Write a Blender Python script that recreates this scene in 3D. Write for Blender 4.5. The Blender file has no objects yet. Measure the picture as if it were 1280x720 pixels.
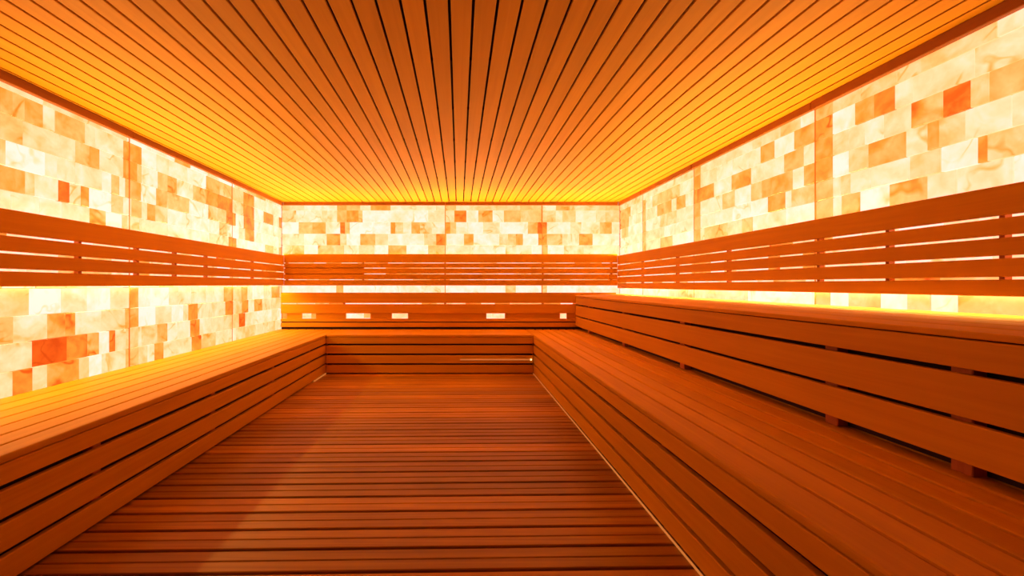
import bpy, bmesh, math, random
from mathutils import Matrix, Vector
random.seed(7)
SC = bpy.context.scene
COL = SC.collection

# ------------------------------------------------------------------ room
CAM_Z = 1.024
WL, WR, WB = -2.32, 2.10, 5.75        # inner faces of left, right and far wall
YN = -1.15                            # near end of the room, behind the viewer
CEIL = 2.104

# salt bricks surveyed on each wall: (top, bottom relative to eye height, [(from, to, tone)])
# tone 0 white, 1 cream, 2 peach, 3 orange, 4 deep orange
LEFT_ROWS = [
    (1.060, 1.005, [(2.223, 2.459, 1.1), (2.459, 3.082, 1.5)]),
    (1.005, 0.875, [(2.223, 2.291, 2.8), (2.291, 2.354, 2.1), (2.354, 2.459, 2.8), (2.459, 2.532, 1.1), (2.532, 2.732, 2.5), (2.732, 2.811, 1.2), (2.811, 3.045, 1.2), (3.060, 3.222, 3.1), (3.222, 3.376, 0.4), (3.376, 3.525, 1.0), (3.525, 3.764, 0.7), (3.764, 4.038, 0.3), (4.038, 4.268, 2.8), (4.268, 4.493, 2.0), (4.493, 4.743, 1.7), (4.743, 4.984, 3.2), (4.984, 5.671, 0.8)]),
    (0.875, 0.742, [(2.223, 2.346, 2.1), (2.346, 2.557, 1.6), (2.557, 2.664, 1.2), (2.664, 2.768, 2.1), (2.768, 2.842, 2.9), (2.842, 3.045, 1.2), (3.060, 3.174, 3.1), (3.174, 3.222, 2.2), (3.222, 3.394, 0.6), (3.394, 3.505, 2.1), (3.505, 3.625, 2.8), (3.625, 3.843, 0.6), (3.843, 4.038, 2.3), (4.038, 4.239, 3.0), (4.239, 4.493, 3.3), (4.493, 4.743, 1.5), (4.743, 4.984, 3.5), (4.984, 5.230, 0.5), (5.230, 5.500, 3.3), (5.500, 5.671, 1.0)]),
    (0.742, 0.610, [(2.223, 2.254, 1.8), (2.254, 2.468, 0.1), (2.468, 2.542, 0.8), (2.542, 2.664, 1.0), (2.664, 2.861, 1.3), (2.861, 2.940, 0.6), (2.940, 3.009, 2.0), (3.009, 3.060, 1.0), (3.060, 3.214, 2.5), (3.214, 3.376, 0.4), (3.376, 3.496, 2.6), (3.496, 3.786, 2.0), (3.786, 4.077, 0.5), (4.077, 4.239, 1.8), (4.239, 4.385, 2.0), (4.385, 4.573, 3.3), (4.573, 4.743, 0.5), (4.743, 4.984, 3.5), (4.984, 5.671, 0.7)]),
    (0.610, 0.485, [(2.223, 2.359, 2.9), (2.359, 2.412, 1.6), (2.412, 2.552, 1.0), (2.552, 2.626, 4.0), (2.626, 2.703, 1.3), (2.703, 2.762, 3.0), (2.762, 2.940, 0.1), (2.940, 3.045, 1.7), (3.045, 3.120, 1.0), (3.120, 3.222, 2.2), (3.222, 3.280, 1.0), (3.280, 3.367, 3.0), (3.367, 3.505, 1.7), (3.505, 3.820, 0.5), (3.820, 4.090, 0.4), (4.090, 4.268, 0.8), (4.268, 4.415, 1.7), (4.415, 4.640, 0.2), (4.640, 4.779, 1.0), (4.779, 4.984, 3.3), (4.984, 5.671, 0.5)]),
    (0.485, 0.350, [(2.223, 2.279, 1.0), (2.279, 2.435, 0.7), (2.435, 2.573, 0.9), (2.573, 2.768, 1.0), (2.768, 2.893, 2.1), (2.893, 3.031, 0.3), (3.031, 3.082, 1.8), (3.082, 3.198, 1.2), (3.198, 3.505, 0.9), (3.505, 4.090, 0.8), (4.090, 4.431, 1.0), (4.431, 4.590, 3.3), (4.590, 5.273, 0.4), (5.273, 5.500, 2.2), (5.500, 5.671, 1.0)]),
    (-0.020, -0.165, [(2.223, 2.376, 1.7), (2.376, 2.567, 0.0), (2.567, 2.750, 0.9), (2.750, 2.933, 0.1), (2.933, 3.097, 1.2), (3.097, 3.190, 3.0), (3.190, 3.306, 0.6), (3.306, 3.525, 0.1), (3.525, 3.635, 1.3), (3.635, 3.820, 1.0), (3.820, 4.038, 1.1), (4.038, 4.340, 0.9), (4.340, 4.525, 2.8), (4.525, 4.691, 1.8), (4.691, 4.833, 2.8), (4.833, 4.946, 1.0), (4.946, 5.230, 0.4), (5.230, 5.453, 1.1), (5.453, 5.696, 3.0)]),
    (-0.165, -0.305, [(2.223, 2.295, 2.3), (2.295, 2.482, 1.2), (2.482, 2.599, 2.6), (2.599, 2.664, 3.0), (2.664, 2.855, 1.0), (2.855, 3.060, 1.4), (3.060, 3.190, 2.6), (3.190, 3.367, 0.0), (3.367, 3.554, 1.2), (3.554, 3.709, 0.4), (3.709, 3.775, 1.2), (3.775, 3.914, 3.3), (3.914, 4.129, 1.2), (4.129, 4.370, 1.4), (4.370, 4.525, 3.5), (4.525, 4.708, 1.8), (4.708, 4.852, 3.2), (4.852, 4.984, 1.1), (4.984, 5.187, 2.7), (5.187, 5.572, 1.4)]),
    (-0.305, -0.450, [(2.223, 2.394, 1.3), (2.394, 2.609, 4.4), (2.609, 2.750, 3.5), (2.750, 2.842, 2.6), (2.842, 2.920, 0.5), (2.920, 2.974, 3.5), (2.974, 3.067, 1.4), (3.067, 3.190, 1.8), (3.190, 3.222, 1.2), (3.222, 3.385, 1.6), (3.385, 3.505, 2.7), (3.505, 3.625, 0.7), (3.625, 3.798, 1.0), (3.798, 3.938, 3.1), (3.938, 4.129, 1.1), (4.129, 4.340, 1.2), (4.340, 4.525, 1.7), (4.525, 4.640, 2.0), (4.640, 4.779, 4.0), (4.779, 4.946, 1.1), (4.946, 5.453, 0.8)]),
    (-0.450, -0.600, [(2.223, 2.291, 1.5), (2.291, 2.398, 3.2), (2.398, 2.482, 1.3), (2.482, 2.692, 2.9), (2.692, 2.762, 1.7), (2.762, 2.861, 0.6), (2.861, 2.893, 1.5), (2.893, 3.067, 1.1), (3.067, 3.190, 2.3), (3.190, 3.280, 1.8), (3.280, 3.358, 0.8), (3.358, 3.458, 3.1), (3.458, 3.554, 1.3), (3.554, 3.820, 1.2), (3.820, 3.963, 3.2), (3.963, 4.197, 1.8), (4.197, 4.415, 1.0)]),
]
BACK_ROWS = [
    (1.050, 0.973, [(-2.394, -2.216, 1.9), (-2.216, -2.028, 1.0), (-2.028, -1.798, 0.8), (-1.798, -1.600, 0.9), (-1.600, -1.474, 2.6), (-1.474, -1.296, 2.3), (-1.296, -1.160, 1.2), (-1.160, -0.899, 2.8), (-0.899, -0.303, 0.9), (-0.303, -0.188, 1.3), (-0.178, -0.042, 2.2), (-0.042, 0.136, 1.0), (0.136, 0.481, 1.5), (0.481, 0.795, 1.8), (0.795, 1.077, 2.2), (1.087, 1.265, 0.7), (1.265, 1.453, 2.6), (1.453, 1.913, 1.7), (1.913, 2.101, 2.0)]),
    (0.973, 0.820, [(-2.394, -2.321, 2.0), (-2.321, -2.133, 1.6), (-2.133, -1.798, 0.7), (-1.798, -1.725, 1.5), (-1.725, -1.600, 1.0), (-1.600, -1.474, 2.3), (-1.474, -1.317, 3.1), (-1.317, -1.265, 2.0), (-1.265, -0.930, 0.3), (-0.930, -0.585, 0.6), (-0.585, -0.408, 0.2), (-0.408, -0.188, 1.0), (-0.178, -0.063, 1.4), (-0.063, 0.094, 3.4), (0.094, 0.251, 0.5), (0.251, 0.439, 2.6), (0.439, 0.585, 0.5), (0.585, 0.805, 2.6), (0.805, 1.077, 2.0), (1.087, 1.265, 1.8), (1.265, 1.349, 1.0), (1.349, 1.526, 1.8), (1.526, 1.788, 0.8), (1.788, 1.913, 1.3), (1.913, 2.101, 1.8)]),
    (0.820, 0.668, [(-2.394, -2.342, 2.0), (-2.342, -2.101, 0.2), (-2.101, -1.924, 2.2), (-1.924, -1.746, 2.5), (-1.746, -1.558, 0.7), (-1.558, -1.495, 3.8), (-1.495, -1.432, 2.3), (-1.432, -1.140, 0.1), (-1.140, -0.899, 0.2), (-0.899, -0.836, 3.0), (-0.836, -0.732, 1.7), (-0.732, -0.627, 0.8), (-0.627, -0.512, 2.5), (-0.512, -0.355, 1.5), (-0.355, -0.188, 0.8), (-0.178, -0.115, 3.2), (-0.115, -0.042, 2.0), (-0.042, 0.115, 1.0), (0.115, 0.314, 0.4), (0.314, 0.533, 1.2), (0.533, 0.899, 0.3), (0.899, 1.025, 2.6), (1.025, 1.150, 3.6), (1.160, 1.453, 0.6), (1.453, 1.600, 1.3), (1.600, 1.840, 1.0), (1.840, 1.997, 2.6), (1.997, 2.101, 1.0)]),
    (0.668, 0.519, [(-2.394, -2.342, 1.7), (-2.342, -2.028, 1.0), (-2.028, -1.735, 0.5), (-1.735, -1.558, 3.0), (-1.558, -1.474, 1.6), (-1.474, -1.296, 0.3), (-1.296, -1.098, 2.6), (-1.098, -0.930, 1.5), (-0.930, -0.460, 0.6), (-0.460, -0.303, 1.7), (-0.303, -0.188, 3.4), (-0.167, 0.063, 0.5), (0.063, 0.188, 2.6), (0.188, 0.523, 0.4), (0.523, 0.638, 1.4), (0.638, 0.742, 2.0), (0.742, 0.836, 2.6), (0.836, 1.035, 0.2), (1.035, 1.150, 2.9), (1.150, 1.349, 2.0), (1.349, 1.422, 1.0), (1.422, 1.568, 0.9), (1.568, 1.746, 3.0), (1.746, 2.101, 0.7)]),
    (0.519, 0.370, [(-2.394, -2.185, 1.2), (-2.185, -2.028, 2.1), (-2.028, -1.850, 0.2), (-1.850, -1.505, 1.8), (-1.505, -1.317, 0.7), (-1.317, -1.108, 1.5), (-1.108, -0.930, 0.3), (-0.930, -0.690, 2.5), (-0.690, -0.408, 0.4), (-0.408, -0.303, 2.2), (-0.303, -0.188, 2.0), (-0.178, 0.167, 1.0), (0.167, 0.606, 0.6), (0.606, 0.951, 1.0), (0.951, 1.087, 0.3), (1.087, 1.160, 2.6), (1.160, 1.370, 0.3), (1.370, 1.631, 1.2), (1.631, 2.101, 1.0)]),
    (0.000, -0.150, [(-2.394, -1.610, 0.3), (-1.610, -1.516, 2.5), (-1.516, -1.087, 0.2), (-1.087, -0.774, 0.4), (-0.774, -0.188, 0.6), (-0.178, 0.606, 0.3), (0.606, 0.742, 2.1), (0.742, 1.077, 0.3), (1.077, 1.150, 2.0), (1.150, 1.526, 0.2), (1.526, 2.101, 0.4)]),
]
RIGHT_ROWS = [
    (1.060, 0.965, [(1.613, 1.721, 0.7), (1.721, 2.005, 1.8), (2.005, 2.115, 1.5), (2.115, 2.305, 1.9), (2.305, 2.479, 1.9), (2.479, 2.601, 2.2), (2.601, 2.711, 0.8), (2.711, 2.880, 1.8), (2.880, 3.156, 1.4), (3.156, 3.837, 1.2), (3.837, 3.942, 2.6), (3.942, 5.044, 1.3), (5.044, 5.984, 1.5)]),
    (0.965, 0.845, [(1.613, 1.796, 1.3), (1.796, 2.041, 1.2), (2.041, 2.127, 1.1), (2.127, 2.234, 3.4), (2.234, 2.338, 2.8), (2.338, 2.479, 0.3), (2.479, 2.601, 2.8), (2.607, 2.763, 2.8), (2.763, 2.939, 0.3), (2.939, 3.072, 2.9), (3.072, 3.199, 1.0), (3.199, 3.387, 0.9), (3.387, 3.598, 0.8), (3.598, 3.837, 1.3), (3.837, 3.942, 3.0), (3.942, 4.200, 1.0), (4.200, 4.793, 1.9), (4.793, 4.957, 1.0), (4.957, 5.044, 2.4), (5.044, 5.397, 1.0), (5.397, 5.954, 2.6)]),
    (0.845, 0.725, [(1.613, 1.747, 2.5), (1.747, 1.810, 2.1), (1.810, 1.915, 3.8), (1.915, 2.048, 2.4), (2.048, 2.183, 1.3), (2.183, 2.283, 0.7), (2.283, 2.377, 1.4), (2.377, 2.479, 1.5), (2.479, 2.601, 2.9), (2.607, 2.686, 1.1), (2.686, 2.852, 2.4), (2.852, 3.113, 0.9), (3.113, 3.173, 1.0), (3.173, 3.397, 2.9), (3.397, 3.632, 0.9), (3.632, 3.889, 3.1), (3.889, 3.942, 2.8), (3.942, 4.096, 1.0), (4.096, 4.262, 2.7), (4.262, 4.358, 1.0), (4.358, 4.676, 2.5), (4.676, 4.957, 1.0), (4.957, 5.044, 2.4), (5.044, 5.226, 1.3), (5.226, 5.448, 1.0), (5.448, 5.954, 2.7)]),
    (0.725, 0.600, [(1.613, 1.676, 1.2), (1.676, 1.830, 0.9), (1.830, 1.931, 1.7), (1.931, 1.978, 3.0), (1.978, 2.074, 1.1), (2.074, 2.265, 2.7), (2.265, 2.377, 1.6), (2.377, 2.479, 0.5), (2.479, 2.601, 2.7), (2.607, 2.686, 2.6), (2.686, 2.776, 0.7), (2.776, 3.056, 2.7), (3.056, 3.173, 2.2), (3.173, 3.358, 0.6), (3.358, 3.521, 2.2), (3.521, 3.837, 1.1), (3.837, 3.942, 2.8), (3.942, 4.262, 1.0), (4.262, 4.602, 1.7), (4.602, 4.957, 1.0), (4.957, 5.044, 2.4), (5.044, 5.474, 0.8), (5.474, 5.690, 2.0), (5.690, 5.984, 1.0)]),
    (0.600, 0.490, [(1.613, 1.755, 1.8), (1.755, 1.788, 3.0), (1.788, 1.922, 0.3), (1.922, 2.055, 1.4), (2.055, 2.247, 0.9), (2.247, 2.367, 1.0), (2.367, 2.426, 1.8), (2.426, 2.479, 1.0), (2.479, 2.601, 2.3), (2.607, 2.790, 1.7), (2.790, 2.838, 0.6), (2.838, 3.000, 3.0), (3.000, 3.173, 0.5), (3.173, 3.387, 0.4), (3.387, 3.837, 0.8), (3.837, 3.942, 2.6), (3.942, 4.512, 0.8), (4.512, 4.957, 1.4), (4.957, 5.044, 2.4), (5.044, 5.746, 0.9), (5.746, 5.984, 0.8)]),
    (0.490, 0.360, [(1.613, 1.671, 0.4), (1.671, 1.860, 0.9), (1.860, 1.978, 1.1), (1.978, 2.151, 2.2), (2.151, 2.310, 0.4), (2.310, 2.421, 2.1), (2.421, 2.479, 0.6), (2.479, 2.601, 2.1), (2.607, 2.831, 0.3), (2.831, 3.156, 0.9), (3.156, 3.272, 2.0), (3.272, 3.448, 1.2), (3.448, 3.775, 2.1), (3.775, 3.837, 1.0), (3.837, 3.942, 2.6), (3.942, 4.342, 0.4), (4.342, 4.602, 2.2), (4.602, 4.957, 1.2), (4.957, 5.044, 2.2), (5.044, 5.984, 0.6)]),
    (-0.030, -0.140, [(1.613, 1.857, 2.2), (1.857, 1.964, 0.4), (1.964, 2.066, 1.6), (2.066, 2.196, 0.2), (2.196, 2.381, 2.0), (2.381, 2.495, 0.2), (2.495, 2.601, 2.3), (2.625, 3.208, 0.1), (3.244, 4.425, 1.3), (4.425, 5.984, 0.5)]),
]


# ------------------------------------------------------------------ materials
def new_mat(name):
    m = bpy.data.materials.new(name); m.use_nodes = True
    nt = m.node_tree; nt.nodes.clear()
    return m, nt, nt.nodes, nt.links

def wood(name, dark, light, axis, rough=.5, streak=1.0, spec=.3, tones=(.92, 1.06)):
    m, nt, N, K = new_mat(name)
    out = N.new('ShaderNodeOutputMaterial'); b = N.new('ShaderNodeBsdfPrincipled')
    tc = N.new('ShaderNodeTexCoord'); mp = N.new('ShaderNodeMapping')
    s = [34, 34, 34]; s['xyz'.index(axis)] = 1.1
    mp.inputs['Scale'].default_value = s
    K.new(tc.outputs['Object'], mp.inputs['Vector'])
    at = N.new('ShaderNodeAttribute'); at.attribute_name = 'tone'
    sep = N.new('ShaderNodeSeparateColor'); K.new(at.outputs['Color'], sep.inputs['Color'])
    sh = N.new('ShaderNodeVectorMath'); sh.operation = 'SCALE'; sh.inputs['Scale'].default_value = 40
    K.new(at.outputs['Color'], sh.inputs[0])
    ad = N.new('ShaderNodeVectorMath'); ad.operation = 'ADD'
    K.new(mp.outputs['Vector'], ad.inputs[0]); K.new(sh.outputs['Vector'], ad.inputs[1])
    n1 = N.new('ShaderNodeTexNoise'); n1.inputs['Scale'].default_value = 1.0
    n1.inputs['Detail'].default_value = 6; n1.inputs['Roughness'].default_value = .62
    n1.inputs['Distortion'].default_value = .6
    K.new(ad.outputs['Vector'], n1.inputs['Vector'])
    n2 = N.new('ShaderNodeTexNoise'); n2.inputs['Scale'].default_value = 1.7; n2.inputs['Detail'].default_value = 2
    K.new(tc.outputs['Object'], n2.inputs['Vector'])
    ma = N.new('ShaderNodeMath'); ma.operation = 'MULTIPLY_ADD'
    K.new(n2.outputs['Fac'], ma.inputs[0]); ma.inputs[1].default_value = .35
    K.new(n1.outputs['Fac'], ma.inputs[2])
    r = N.new('ShaderNodeMapRange'); r.inputs['From Min'].default_value = .67 - .32 / streak
    r.inputs['From Max'].default_value = .67 + .32 / streak
    K.new(ma.outputs[0], r.inputs['Value'])
    mx = N.new('ShaderNodeMix'); mx.data_type = 'RGBA'
    mx.inputs['A'].default_value = (*dark, 1); mx.inputs['B'].default_value = (*light, 1)
    K.new(r.outputs['Result'], mx.inputs['Factor'])
    tn = N.new('ShaderNodeMapRange'); tn.inputs['To Min'].default_value, tn.inputs['To Max'].default_value = tones
    K.new(sep.outputs['Red'], tn.inputs['Value'])
    mu = N.new('ShaderNodeVectorMath'); mu.operation = 'SCALE'
    K.new(mx.outputs['Result'], mu.inputs[0]); K.new(tn.outputs['Result'], mu.inputs['Scale'])
    K.new(mu.outputs['Vector'], b.inputs['Base Color'])
    b.inputs['Roughness'].default_value = rough
    b.inputs['Specular IOR Level'].default_value = spec
    bp = N.new('ShaderNodeBump'); bp.inputs['Strength'].default_value = .12; bp.inputs['Distance'].default_value = .002
    K.new(n1.outputs['Fac'], bp.inputs['Height']); K.new(bp.outputs['Normal'], b.inputs['Normal'])
    K.new(b.outputs[0], out.inputs['Surface'])
    return m

def plain(name, col, rough=.8, emit=None, strength=0):
    m, nt, N, K = new_mat(name)
    out = N.new('ShaderNodeOutputMaterial'); b = N.new('ShaderNodeBsdfPrincipled')
    b.inputs['Base Color'].default_value = (*col, 1); b.inputs['Roughness'].default_value = rough
    if emit:
        b.inputs['Emission Color'].default_value = (*emit, 1); b.inputs['Emission Strength'].default_value = strength
    K.new(b.outputs[0], out.inputs['Surface'])
    return m

SALT_GAIN = 1.05
def salt():
    m, nt, N, K = new_mat('backlit_salt')
    out = N.new('ShaderNodeOutputMaterial'); b = N.new('ShaderNodeBsdfPrincipled')
    tc = N.new('ShaderNodeTexCoord')
    at = N.new('ShaderNodeAttribute'); at.attribute_name = 'tone'
    sep = N.new('ShaderNodeSeparateColor'); K.new(at.outputs['Color'], sep.inputs['Color'])
    w = N.new('ShaderNodeMath'); w.operation = 'MULTIPLY'; w.inputs[1].default_value = 60
    K.new(sep.outputs['Green'], w.inputs[0])
    def noise(scale, detail, dist, rough=.5):
        n = N.new('ShaderNodeTexNoise'); n.noise_dimensions = '4D'
        n.inputs['Scale'].default_value = scale; n.inputs['Detail'].default_value = detail
        n.inputs['Distortion'].default_value = dist; n.inputs['Roughness'].default_value = rough
        K.new(tc.outputs['Object'], n.inputs['Vector']); K.new(w.outputs[0], n.inputs['W'])
        return n.outputs['Fac']
    def math_(op, a, b_=None, c=None, clamp=False):
        n = N.new('ShaderNodeMath'); n.operation = op; n.use_clamp = clamp
        for i, v in enumerate((a, b_, c)):
            if v is None: continue
            if isinstance(v, (int, float)): n.inputs[i].default_value = v
            else: K.new(v, n.inputs[i])
        return n.outputs[0]
    tone = math_('MULTIPLY', sep.outputs['Red'], 5.0)
    cloud = math_('SUBTRACT', noise(8, 3, .8), .5)
    tone = math_('MULTIPLY_ADD', cloud, 3.0, tone)
    fine = math_('SUBTRACT', noise(34, 2, .4), .5)
    tone = math_('MULTIPLY_ADD', fine, .7, tone)
    # mineral veins: thin ridges of a warped noise, only in patches
    rid = math_('ABSOLUTE', math_('SUBTRACT', noise(3.4, 2, .9), .5))
    rid = math_('SUBTRACT', 1.0, math_('DIVIDE', rid, .03), clamp=True)
    pat = math_('MULTIPLY', math_('SUBTRACT', noise(4, 1, 0), .52), 9, clamp=True)
    tone = math_('MULTIPLY_ADD', math_('MULTIPLY', rid, pat), 1.2, tone)
    fac = math_('DIVIDE', tone, 5.0, clamp=True)
    cr = N.new('ShaderNodeValToRGB'); e = cr.color_ramp.elements
    stops = [(0, (2.00, .90, .74)), (.2, (1.90, .77, .41)), (.4, (1.65, .55, .165)),
             (.6, (1.20, .325, .036)), (.8, (.95, .12, .009)), (1, (.72, .06, .003))]
    G = 2.4
    e[0].position = 0; e[1].position = 1
    for p, c in stops[1:-1]: e.new(p)
    for el, (p, c) in zip(sorted(e, key=lambda q: q.position), stops):
        el.position = p; el.color = (c[0] / G, c[1] / G, c[2] / G, 1)
    K.new(fac, cr.inputs['Fac'])
    b.inputs['Base Color'].default_value = (.04, .018, .008, 1)
    b.inputs['Roughness'].default_value = .45
    K.new(cr.outputs['Color'], b.inputs['Emission Color'])
    b.inputs['Emission Strength'].default_value = G * SALT_GAIN
    K.new(b.outputs[0], out.inputs['Surface'])
    return m

M_SALT = salt()
M_JOINT = plain('glowing_salt_joint', (.4, .16, .05), .7, (1.0, .38, .075), 1.25)
WC_D, WC_L = (.54, .255, .004), (.69, .355, .009)
M_CEIL = wood('ceiling_boards_wood', WC_D, WC_L, 'y', .6, .8, .12)
M_BY = wood('bench_wood_lengthwise', WC_D, WC_L, 'y', .6, .9, .12)
M_BX = wood('bench_wood_crosswise', WC_D, WC_L, 'x', .6, .9, .12)
M_FL = wood('floor_duckboard_wood', (.25, .098, .001), (.53, .252, .003), 'x', .45, 1.2, .3, (.72, 1.25))
M_TRIM = wood('trim_wood', (.24, .075, .006), (.36, .125, .012), 'y', .5, .8, .25)
M_TRIMX = wood('trim_wood_crosswise', (.24, .075, .006), (.36, .125, .012), 'x', .5, .8, .25)
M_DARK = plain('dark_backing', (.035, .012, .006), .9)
M_FRAME = wood('support_timber', (.42, .13, .02), (.6, .2, .04), 'z', .6, .8, .2)
M_LED = plain('warm_led_tube', (.25, .10, .03), .5, (1.0, .32, .06), .46)
M_LEDHOT = plain('led_end_glow', (.9, .7, .5), .4, (1.0, .62, .3), 2.2)
M_SEAM = plain('panel_seam', (.35, .09, .02), .7, (1.0, .26, .02), .5)

# ------------------------------------------------------------------ mesh helpers
class MB:
    """collects boxes; build() links them as ONE mesh object"""
    def __init__(self):
        self.v, self.f, self.c, self.mi = [], [], [], []
    def box(self, x0, x1, y0, y1, z0, z1, tone=None, seed=None, mi=0, xf=None):
        if tone is None: tone = random.random()
        if seed is None: seed = random.random()
        n = len(self.v)
        pts = [(x, y, z) for z in (z0, z1) for y in (y0, y1) for x in (x0, x1)]
        if xf is not None: pts = [tuple(xf @ Vector(p)) for p in pts]
        self.v += pts
        for q in ((0,2,3,1), (4,5,7,6), (0,1,5,4), (2,6,7,3), (0,4,6,2), (1,3,7,5)):
            self.f.append([n + i for i in q]); self.c.append((tone, seed, 0, 1)); self.mi.append(mi)
        return self
    def tube(self, a, b, r, seg=10, tone=.5, mi=0):
        a, b = Vector(a), Vector(b); d = (b - a).normalized()
        u = d.orthogonal().normalized(); w = d.cross(u); n = len(self.v)
        for p in (a, b):
            for i in range(seg):
                t = 2 * math.pi * i / seg
                self.v.append(tuple(p + r * (math.cos(t) * u + math.sin(t) * w)))
        for i in range(seg):
            j = (i + 1) % seg
            self.f.append([n + i, n + j, n + seg + j, n + seg + i]); self.c.append((tone, .5, 0, 1)); self.mi.append(mi)
        self.f.append([n + i for i in reversed(range(seg))]); self.c.append((tone, .5, 0, 1)); self.mi.append(mi)
        self.f.append([n + seg + i for i in range(seg)]); self.c.append((tone, .5, 0, 1)); self.mi.append(mi)
        return self
    def build(self, name, mats, parent=None, bevel=0, seg=2):
        if not isinstance(mats, (list, tuple)): mats = [mats]
        off = Vector(parent.location) if parent is not None and parent.type == 'EMPTY' else Vector((0, 0, 0))
        me = bpy.data.meshes.new(name)
        me.from_pydata([tuple(Vector(p) - off) for p in self.v], [], self.f)
        for m in mats: me.materials.append(m)
        ca = me.color_attributes.new('tone', 'FLOAT_COLOR', 'CORNER')
        for p in me.polygons:
            p.material_index = self.mi[p.index]
            for li in p.loop_indices: ca.data[li].color = self.c[p.index]
        me.validate(); me.update()
        o = bpy.data.objects.new(name, me); COL.objects.link(o)
        if parent is not None: o.parent = parent
        if bevel:
            bv = o.modifiers.new('bevel', 'BEVEL'); bv.width = bevel; bv.segments = seg
            bv.limit_method = 'ANGLE'; bv.harden_normals = False
        return o

def thing(name, label, cat, loc, group=None):
    o = bpy.data.objects.new(name, None); COL.objects.link(o)
    o.location = loc; o.empty_display_size = .2
    o['label'] = label; o['category'] = cat
    if group: o['group'] = group
    return o
def tag(o, label, cat, group=None):
    o['label'] = label; o['category'] = cat
    if group: o['group'] = group
    return o
def struct(o):
    o['kind'] = 'structure'; return o

# ------------------------------------------------------------------ floor
FA = Matrix.Rotation(math.radians(1.2), 4, 'Z')
m = MB()
m.box(WL - .25, WR + .25, YN - .15, WB + .25, -.09, -.034, mi=1)
y = 1.5775 - .14 * 20
while y < 5.95:
    t = random.random()
    for a, b in ((.0085, .0675), (.0715, .1315)):
        m.box(WL - .1, WR + .1, y + a, y + b, -.034, 0, tone=min(1, max(0, t + random.uniform(-.12, .12))), xf=FA)
    y += .14
fl = struct(m.build('floor', [M_FL, M_DARK], bevel=.003, seg=1))

# ------------------------------------------------------------------ ceiling
m = MB()
m.box(WL - .2, WR + .2, YN - .15, WB + .2, CEIL + .034, CEIL + .07, mi=1)
P = .0934
edges = [.055 + P * k for k in range(-40, 40)]
for e in edges:
    a, b = max(e + .006, WL), min(e + P - .006, WR)
    if b - a < .02: continue
    m.box(a, b, YN, WB, CEIL, CEIL + .016)
# counter battens that carry the boards
yy = YN + .3
while yy < WB:
    m.box(WL, WR, yy, yy + .04, CEIL + .016, CEIL + .034, mi=1); yy += .6
ce = struct(m.build('ceiling', [M_CEIL, M_DARK], bevel=.0015, seg=1))

# ------------------------------------------------------------------ salt walls
def fill_row(segs, u0, u1, rnd):
    """bricks between the surveyed ones"""
    out = []; u = u0
    tones = [0.1, .4, .7, 1.0, 1.3, 1.0, .6, 1.8, 2.3, 2.9, 3.3, 1.2]
    def fill(a, b):
        res = []
        if b - a < .004: return res
        n = max(1, round((b - a) / rnd.uniform(.15, .24)))
        cuts = [a + (b - a) * (i + (rnd.uniform(-.18, .18) if 0 < i < n else 0)) / n for i in range(n + 1)]
        for i in range(n): res.append((cuts[i], cuts[i + 1], rnd.choice(tones)))
        return res
    for a, b, t in segs:
        a, b = max(a, u0), min(b, u1)
        if b <= u: continue
        a = max(a, u)
        out += fill(u, a) if a - u > .012 else []
        if a - u <= .012: a = u
        out.append((a, b, t)); u = b
    out += fill(u, u1)
    return out

def salt_wall(side, rows, u0, u1, zlow, seams, put, rnd, names):
    """put(mb, ua, ub, za, zb, depth0, depth1, tone, seed) places a block on the wall plane"""
    full = []
    tab = sorted([(CAM_Z + a, CAM_Z + b, s) for a, b, s in rows], key=lambda r: -r[0])
    z = CEIL
    for a, b, s in tab:
        while z - a > .03:                 # rows hidden behind the backrest
            h = min(.143, z - a)
            if 0 < (z - a) - h < .06: h = z - a
            full.append((z, z - h, [])); z -= h
        full.append((z, b, s)); z = b
    while z - zlow > .03:
        h = min(.143, z - zlow); full.append((z, z - h, [])); z -= h
    cuts = [u0] + [s for s in seams if u0 < s < u1] + [u1]
    back = MB(); put(back, u0, u1, z, CEIL + .04, .052, .075, .5, .5)
    w = struct(back.build('wall_' + side, [M_JOINT]))
    panels = [MB() for _ in cuts[:-1]]
    for za, zb, segs in full:
        segs = fill_row(segs, u0, u1, rnd)
        for a, b, t in segs:
            for k in range(len(cuts) - 1):
                aa, bb = max(a, cuts[k]), min(b, cuts[k + 1])
                if bb - aa < .018: continue
                g = .0018
                sa = g + (.004 if aa == cuts[k] and k else 0); sb = g + (.004 if bb == cuts[k + 1] and k < len(cuts) - 2 else 0)
                d = rnd.uniform(0, .004)
                put(panels[k], aa + sa, bb - sb, zb + g, za - g, d, .05, max(0, t) / 5.0, rnd.random())
    for p in panels: p.build('salt_panel', [M_SALT], w, bevel=.002, seg=1)
    for s in cuts[1:-1]:
        q = MB(); put(q, s - .0035, s + .0035, z, CEIL - .002, .002, .05, .5, .5)
        q.build('panel_seam', [M_SEAM], w)
    # timber lining below the salt
    return w, z

SALT_Y0 = 1.25                                 # the salt cladding starts here; timber before it
def put_left(mb, a, b, z0, z1, d0, d1, t, s): mb.box(WL - d1, WL - d0, a, b, z0, z1, t, s)
def put_right(mb, a, b, z0, z1, d0, d1, t, s): mb.box(WR + d0, WR + d1, a, b, z0, z1, t, s)
def put_back(mb, a, b, z0, z1, d0, d1, t, s): mb.box(a, b, WB + d0, WB + d1, z0, z1, t, s)
wl, zl = salt_wall('left', LEFT_ROWS, SALT_Y0, WB, .40, [3.10, 4.505], put_left, random.Random(3), None)
wr, zr = salt_wall('right', RIGHT_ROWS, SALT_Y0, WB, .87, [2.60, 3.94, 5.04], put_right, random.Random(5), None)
wb, zb_ = salt_wall('far', BACK_ROWS, WL, WR, .42, [-.183, 1.087], put_back, random.Random(9), None)

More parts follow.
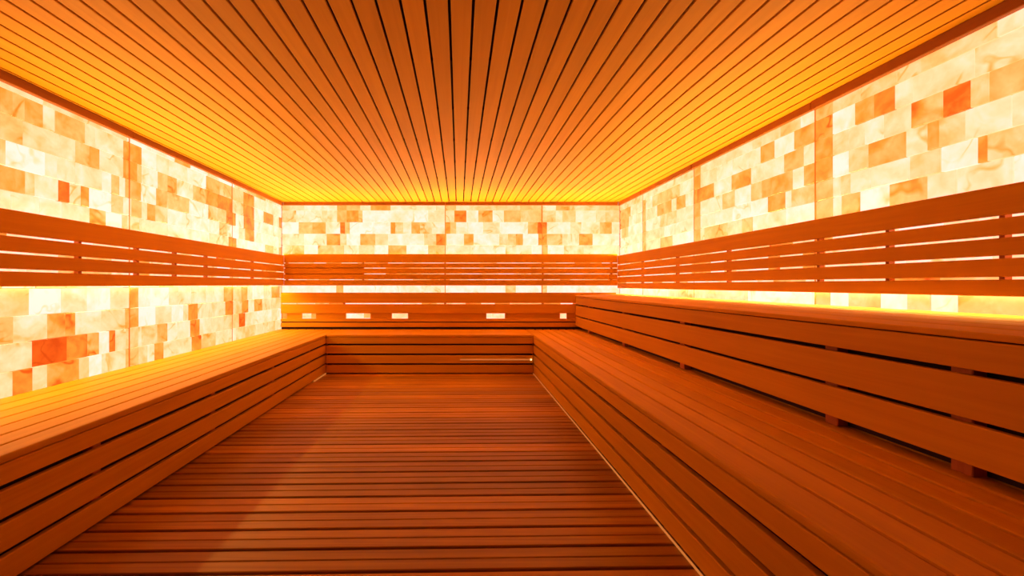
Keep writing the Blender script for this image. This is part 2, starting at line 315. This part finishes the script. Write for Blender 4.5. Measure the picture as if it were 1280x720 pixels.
def clad(mb, horizontal_axis, a0, a1, z0, z1, place):
    z = z0
    while z < z1 - .02:
        h = min(.118, z1 - z); place(mb, a0, a1, z, z + h - .006); z += .118
for w_, z_, put, mat, a0, a1 in ((wl, zl, put_left, M_BY, SALT_Y0, WB), (wr, zr, put_right, M_BY, SALT_Y0, WB),
                                 (wb, zb_, put_back, M_BX, WL, WR)):
    q = MB(); put(q, a0, a1, -.034, z_, .05, .07, .5, .5); q.build('backing_board', [M_DARK], w_)
    q = MB(); clad(q, 0, a0, a1, 0, z_ - .002, lambda mb, a, b, c, d: put(mb, a, b, c, d, .02, .05, random.random(), random.random()))
    q.build('timber_lining', [mat], w_, bevel=.002, seg=1)
for w_, put in ((wl, put_left), (wr, put_right)):
    q = MB(); clad(q, 0, YN, SALT_Y0 - .004, 0, CEIL, lambda mb, a, b, c, d: put(mb, a, b, c, d, .0, .05, random.random(), random.random()))
    q.build('timber_cladding', [M_BY], w_, bevel=.002, seg=1)
    q = MB(); put(q, YN, SALT_Y0, -.034, CEIL + .04, .05, .075, .5, .5); q.build('backing_board', [M_DARK], w_)
m = MB()
clad(m, 0, WL, WR, 0, CEIL, lambda mb, a, b, c, d: mb.box(a, b, YN - .05, YN, c, d))
m.box(WL - .07, WR + .07, YN - .075, YN - .05, -.034, CEIL + .04, mi=1)
struct(m.build('wall_near', [M_BX, M_DARK], bevel=.002, seg=1))

# trim where the walls meet the ceiling
def trim(name, boxes, mat):
    m = MB()
    for b in boxes: m.box(*b)
    return struct(m.build(name, [mat], bevel=.003, seg=1))
TB = CEIL - .048
trim('trim_left', [(WL, WL + .028, YN, 3.09, TB - .004, CEIL), (WL, WL + .022, 3.10, 4.50, TB, CEIL), (WL, WL + .022, 4.51, WB, TB, CEIL)], M_TRIM)
trim('trim_right', [(WR - .028, WR, YN, 2.595, TB - .004, CEIL), (WR - .022, WR, 2.605, 3.935, TB, CEIL), (WR - .022, WR, 3.945, 5.035, TB, CEIL), (WR - .022, WR, 5.045, WB, TB, CEIL)], M_TRIM)
trim('trim_far', [(WL + .03, -.185, WB - .022, WB, TB + .004, CEIL), (-.181, WR - .03, WB - .022, WB, TB + .004, CEIL)], M_TRIMX)

# ------------------------------------------------------------------ benches
YB0 = -1.05
YBF = 5.05                              # front of the far bench
YSL = 5.683                             # where benches meet the far backrest
def slats_y(m, x0, x1, y0, y1, z0, z1, pitch, gap=.007, first=None, tilt=None):
    """long boards running away from the viewer, from front edge x0 to rear x1 (either direction)"""
    s = 1 if x1 > x0 else -1; x = x0; k = 0
    while abs(x1 - x) > .03:
        w = first if (first and k == 0) else pitch
        e = x + s * w
        if (e - x1) * s > -.02: e = x1
        a, b = x, e - (s * gap if e != x1 else 0)
        m.box(min(a, b), max(a, b), y0, y1, z0, z1, xf=tilt)
        x = e; k += 1

def panel_levels(m, fn, levels):
    for a, b in levels: fn(m, a, b)

LOW = [(.419, .3475), (.3275, .2345), (.2145, .1215), (.1025, .012)]
# left bench
t = thing('sauna_bench', 'low slatted bench along the left salt wall, bright amber seat over a dark red front', 'bench', (-1.93, 2.2, 0), 'low sauna benches')
m = MB(); slats_y(m, -1.535, WL + .004, YB0, YSL, .422, .45, .1105); m.build('seat', M_BY, t, bevel=.006)
m = MB()
for a, b in LOW: m.box(-1.563, -1.537, YB0, YSL, b, a)
m.build('front_panel', M_BY, t, bevel=.004)
def posts(t, xs, ys, z0, z1, w=.045):
    for y in ys:
        for x in xs:
            q = MB().box(x - w/2, x + w/2, y - w/2, y + w/2, z0, z1); q.build('support_post', M_FRAME, t, bevel=.003, seg=1)
MB().box(-1.63, -1.612, YB0, YSL, .006, .421).build('gap_shade_sheet', M_DARK, t)  # dark sheet added in each bench so the board gaps look shaded
posts(t, [-1.5865, -2.27], [-.8, .1, 1.0, 1.9, 2.8, 3.7, 4.6], 0, .422)
# far bench between the two
t = thing('sauna_bench', 'short low bench across the far end, closing the gap between the two long benches', 'bench', ((-1.535 + .854) / 2, YBF + .3, 0), 'low sauna benches')
m = MB(); yy = YBF; w = .1055
for k in range(6): m.box(-1.531, .850, yy, yy + w - .007, .422, .45); yy += w
m.build('seat', M_BX, t, bevel=.006)
m = MB()
for a, b in LOW: m.box(-1.531, .850, YBF + .002, YBF + .028, b, a)
m.build('front_panel', M_BX, t, bevel=.004)
MB().box(-1.53, .849, YBF + .078, YBF + .092, .006, .421).build('gap_shade_sheet', M_DARK, t)
for x in (-1.45, -.7, .05, .75):
    for y_ in (YBF + .118, YSL - .05):
        MB().box(x - .022, x + .022, y_ - .022, y_ + .022, 0, .422).build('support_post', M_FRAME, t, bevel=.003, seg=1)
# right lower bench
t = thing('sauna_bench', 'long low bench on the right, in front of and below the upper tier', 'bench', (1.2, 2.2, 0), 'low sauna benches')
m = MB(); slats_y(m, .854, 1.66, YB0, YSL, .422, .45, .1, gap=.009, first=.128); m.build('seat', M_BY, t, bevel=.008)
m = MB()
for a, b in LOW: m.box(.856, .882, YB0, YSL, b, a)
m.build('front_panel', M_BY, t, bevel=.004)
MB().box(.931, .949, YB0, YSL, .006, .421).build('gap_shade_sheet', M_DARK, t)
posts(t, [.9055, 1.62], [-.8, .1, 1.0, 1.9, 2.8, 3.7, 4.6], 0, .422)
# right upper bench
t = thing('sauna_bench', 'high upper tier bench against the right salt wall with a tall three-board front', 'bench', (1.8, 2.2, 0))
SE = CAM_Z - .137
TI = Matrix.Translation((1.5, 0, SE)) @ Matrix.Rotation(math.radians(-2.0), 4, 'Y') @ Matrix.Translation((-1.5, 0, -SE))
m = MB(); slats_y(m, 1.5, WR - .004, YB0, YSL, SE - .022, SE, .12, first=.13, tilt=TI); m.build('seat', M_BY, t, bevel=.005)
m = MB()
for a, b in ((.163, .250), (.267, .396), (.411, .531)): m.box(1.502, 1.528, YB0, YSL, CAM_Z - b, CAM_Z - a)
m.build('front_panel', M_BY, t, bevel=.004)
MB().box(1.578, 1.592, YB0, YSL, .4515, SE - .025).build('gap_shade_sheet', M_DARK, t)  # added dark sheet, shades the front gaps and the slot below
ps = [-.6, .2, 1.34, 1.81, 3.02, 4.1, 5.2]
for y_ in ps:
    MB().box(1.529, 1.575, y_ - .03, y_ + .03, .4505, SE - .026).build('support_post', M_FRAME, t, bevel=.003, seg=1)
    MB().box(2.035, 2.08, y_ - .022, y_ + .022, 0, SE - .006).build('support_post', M_FRAME, t, bevel=.003, seg=1)
    MB().box(1.593, 2.033, y_ - .016, y_ + .016, SE - .11, SE - .026).build('cross_rail', M_FRAME, t, bevel=.003, seg=1)

# ------------------------------------------------------------------ backrests
BT = .022
def boards(name_parent, put, levels, mat):
    m = MB()
    for a, b in levels: put(m, CAM_Z + b, CAM_Z + a)
    m.build('slat_panel', mat, name_parent, bevel=.003)
# left
t = thing('bench_backrest', 'four-board wooden backrest rail running along the left salt wall', 'backrest', (WL, 2.2, 1.0), 'wall backrests')
XL = -2.27
boards(t, lambda m, a, b: m.box(XL - BT, XL, -.9, 5.70, a, b), [(.381, .259), (.247, .170), (.158, .081), (.068, -.009)], M_BY)
for y_ in (-.5, .4, 1.1, 2.05, 2.66, 3.14, 3.56, 4.0, 4.9):
    MB().box(WL + .0005, XL - BT, y_ - .011, y_ + .011, CAM_Z + .0, CAM_Z + .372).build('mounting_batten', M_FRAME, t)
# right
t = thing('bench_backrest', 'five-board wooden backrest rail on the right wall, just above the upper bench', 'backrest', (WR, 2.2, 1.0), 'wall backrests')
XR = 2.05
boards(t, lambda m, a, b: m.box(XR, XR + BT, -.9, 5.70, a, b), [(.376, .264), (.253, .188), (.178, .111), (.100, .030), (.020, -.044)], M_BY)
for y_ in (-.5, .4, 1.1, 1.68, 2.13, 2.54, 3.40, 4.2, 5.0):
    MB().box(XR + BT, WR, y_ - .009, y_ + .009, CAM_Z - .035, CAM_Z + .368).build('mounting_batten', M_FRAME, t)
# far upper
t = thing('bench_backrest', 'five-board upper backrest rail across the far wall at eye level', 'backrest', (-.1, WB, 1.0), 'wall backrests')
YF = 5.69
boards(t, lambda m, a, b: m.box(XL + .003, XR - .003, YF, YF + BT, a, b), [(.398, .287), (.278, .221), (.212, .146), (.137, .071), (.062, -.009)], M_BX)
MB().box(-2.262, -1.262, YF + BT + .0005, YF + BT + .01, CAM_Z + .132, CAM_Z + .232).build('backing_board', M_BX, t)  # board added to block the wall glow in the left-hand gaps
for x_ in (-2.24, -1.25, -.183, 1.087, 1.98):
    MB().box(x_ - .011, x_ + .011, YF + BT, WB, CAM_Z, CAM_Z + .39).build('mounting_batten', M_FRAME, t)
# far lower
t = thing('bench_backrest', 'lower backrest of stacked boards on the far wall, directly behind the short bench', 'backrest', (-.4, WB, .5), 'wall backrests')
X0, X1 = WL + .012, 2.03
boards(t, lambda m, a, b: m.box(X0, X1, YF, YF + BT, a, b), [(-.101, -.236), (-.250, -.370), (-.437, -.477), (-.490, -.546)], M_BX)
spans = []; px = lambda p: (p - 574) * 5.72 / 550
holes = [(-2.40, -2.236), (-2.04, -1.86), (-1.47, -1.154), (-.874, -.666), (.354, .593), (1.31, 1.394)]
cur = X0
for a, b in holes:
    if a > cur: spans.append((cur, a))
    cur = max(cur, b)
spans.append((cur, X1))
for a, b in spans:
    MB().box(a, b, YF + BT, YF + BT + .014, CAM_Z - .45, CAM_Z - .36).build('backing_board', M_BX, t, bevel=.002, seg=1)  # added pieces; the openings let wall glow through as bright spots
MB().box(X0, X1, YF + BT, YF + BT + .014, CAM_Z - .61, CAM_Z - .455).build('backing_board', M_DARK, t)  # dark board added to block the wall glow just above the seat
for x_ in (-1.5, -.183, 1.087, 1.9):
    MB().box(x_ - .014, x_ + .014, YF + BT + .014, WB, CAM_Z - .55, CAM_Z - .11).build('mounting_batten', M_FRAME, t)

# ------------------------------------------------------------------ fill lights added out of sight behind the backrests
def strip(name, loc, size, rot, power, col=(1.0, .52, .12), spread=180):
    l = bpy.data.lights.new(name, 'AREA'); l.shape = 'RECTANGLE'; l.size, l.size_y = size
    l.energy = power; l.color = col; l.spread = math.radians(spread)
    o = bpy.data.objects.new(name, l); COL.objects.link(o); o.location = loc; o.rotation_euler = rot
    return o
TL, SP = 52, 180
UP, DN = (math.pi, 0, 0), (0, 0, 0)
strip('fill_strip', (XL - BT - .010, (2.1 + 5.65) / 2, CAM_Z + .378), (.012, 3.55), (math.pi, math.radians(TL + .001), 0), 64, spread=SP)
strip('fill_strip', (XR + BT + .010, (2.1 + 5.65) / 2, CAM_Z + .373), (.012, 3.55), (math.pi, math.radians(-TL), 0), 64, spread=SP)
strip('fill_strip', (-.1, YF + BT + .010, CAM_Z + .393), (4.1, .012), (math.pi + math.radians(62), 0, 0), 104, spread=SP, col=(1.0, .52, .18))
strip('fill_strip', (XL - BT - .010, (1.5 + 5.65) / 2, CAM_Z - .004), (.012, 4.1), DN, 36)
strip('fill_strip', (-.1, YF + BT + .010, CAM_Z - .004), (4.1, .012), DN, 3)
strip('fill_strip', (XR + BT + .010, (1.5 + 5.65) / 2, CAM_Z - .040), (.012, 4.1), DN, 26)

# ------------------------------------------------------------------ rope lights at the bench feet
def light(name, label, a, b, r, hot=None):
    m = MB().tube(a, b, r)
    o = m.build(name, [M_LED])
    tag(o, label, 'light strip')
    if hot:
        bm = bmesh.new(); bmesh.ops.create_uvsphere(bm, u_segments=12, v_segments=8, radius=r * 1.5, matrix=Matrix.Translation(hot))
        me = bpy.data.meshes.new('end_cap'); bm.to_mesh(me); bm.free(); me.materials.append(M_LEDHOT)
        for p in me.polygons: p.use_smooth = True
        e = bpy.data.objects.new('end_cap', me); COL.objects.link(e); e.parent = o; e['label'] = 'bright glowing end'
    return o
light('light_strip', 'thin warm light strip on the floor along the foot of the right bench', (.848, 1.2, .007), (.848, 5.04, .007), .0045)
light('light_strip', 'short warm light strip on the floor at the far foot of the left bench', (-1.527, 4.62, .008), (-1.527, 5.03, .008), .0075)
light('light_strip', 'slim glowing tube on the front boards of the short far bench', (.01, 5.044, .166), (.815, 5.044, .166), .0075, (.823, 5.043, .166))

# ------------------------------------------------------------------ world, camera
w = bpy.data.worlds.new('world'); SC.world = w; w.use_nodes = True
w.node_tree.nodes['Background'].inputs['Color'].default_value = (.01, .004, .001, 1)
w.node_tree.nodes['Background'].inputs['Strength'].default_value = .1
cd = bpy.data.cameras.new('camera'); cam = bpy.data.objects.new('camera', cd); COL.objects.link(cam)
cam.location = (0, 0, CAM_Z); cam.rotation_euler = (math.pi / 2, 0, 0)
cd.sensor_width = 36; cd.lens = 36 * 550 / 1280
cd.shift_x = (640 - 574) / 1280; cd.shift_y = (356 - 360) / 1280
cd.clip_start = .02
SC.camera = cam
SC.view_settings.view_transform = 'Standard'; SC.view_settings.look = 'None'
SC.view_settings.gamma = 1; SC.view_settings.use_curve_mapping = False
SC.view_settings.exposure = 0.0
SC.cycles.max_bounces = 12; SC.cycles.diffuse_bounces = 5
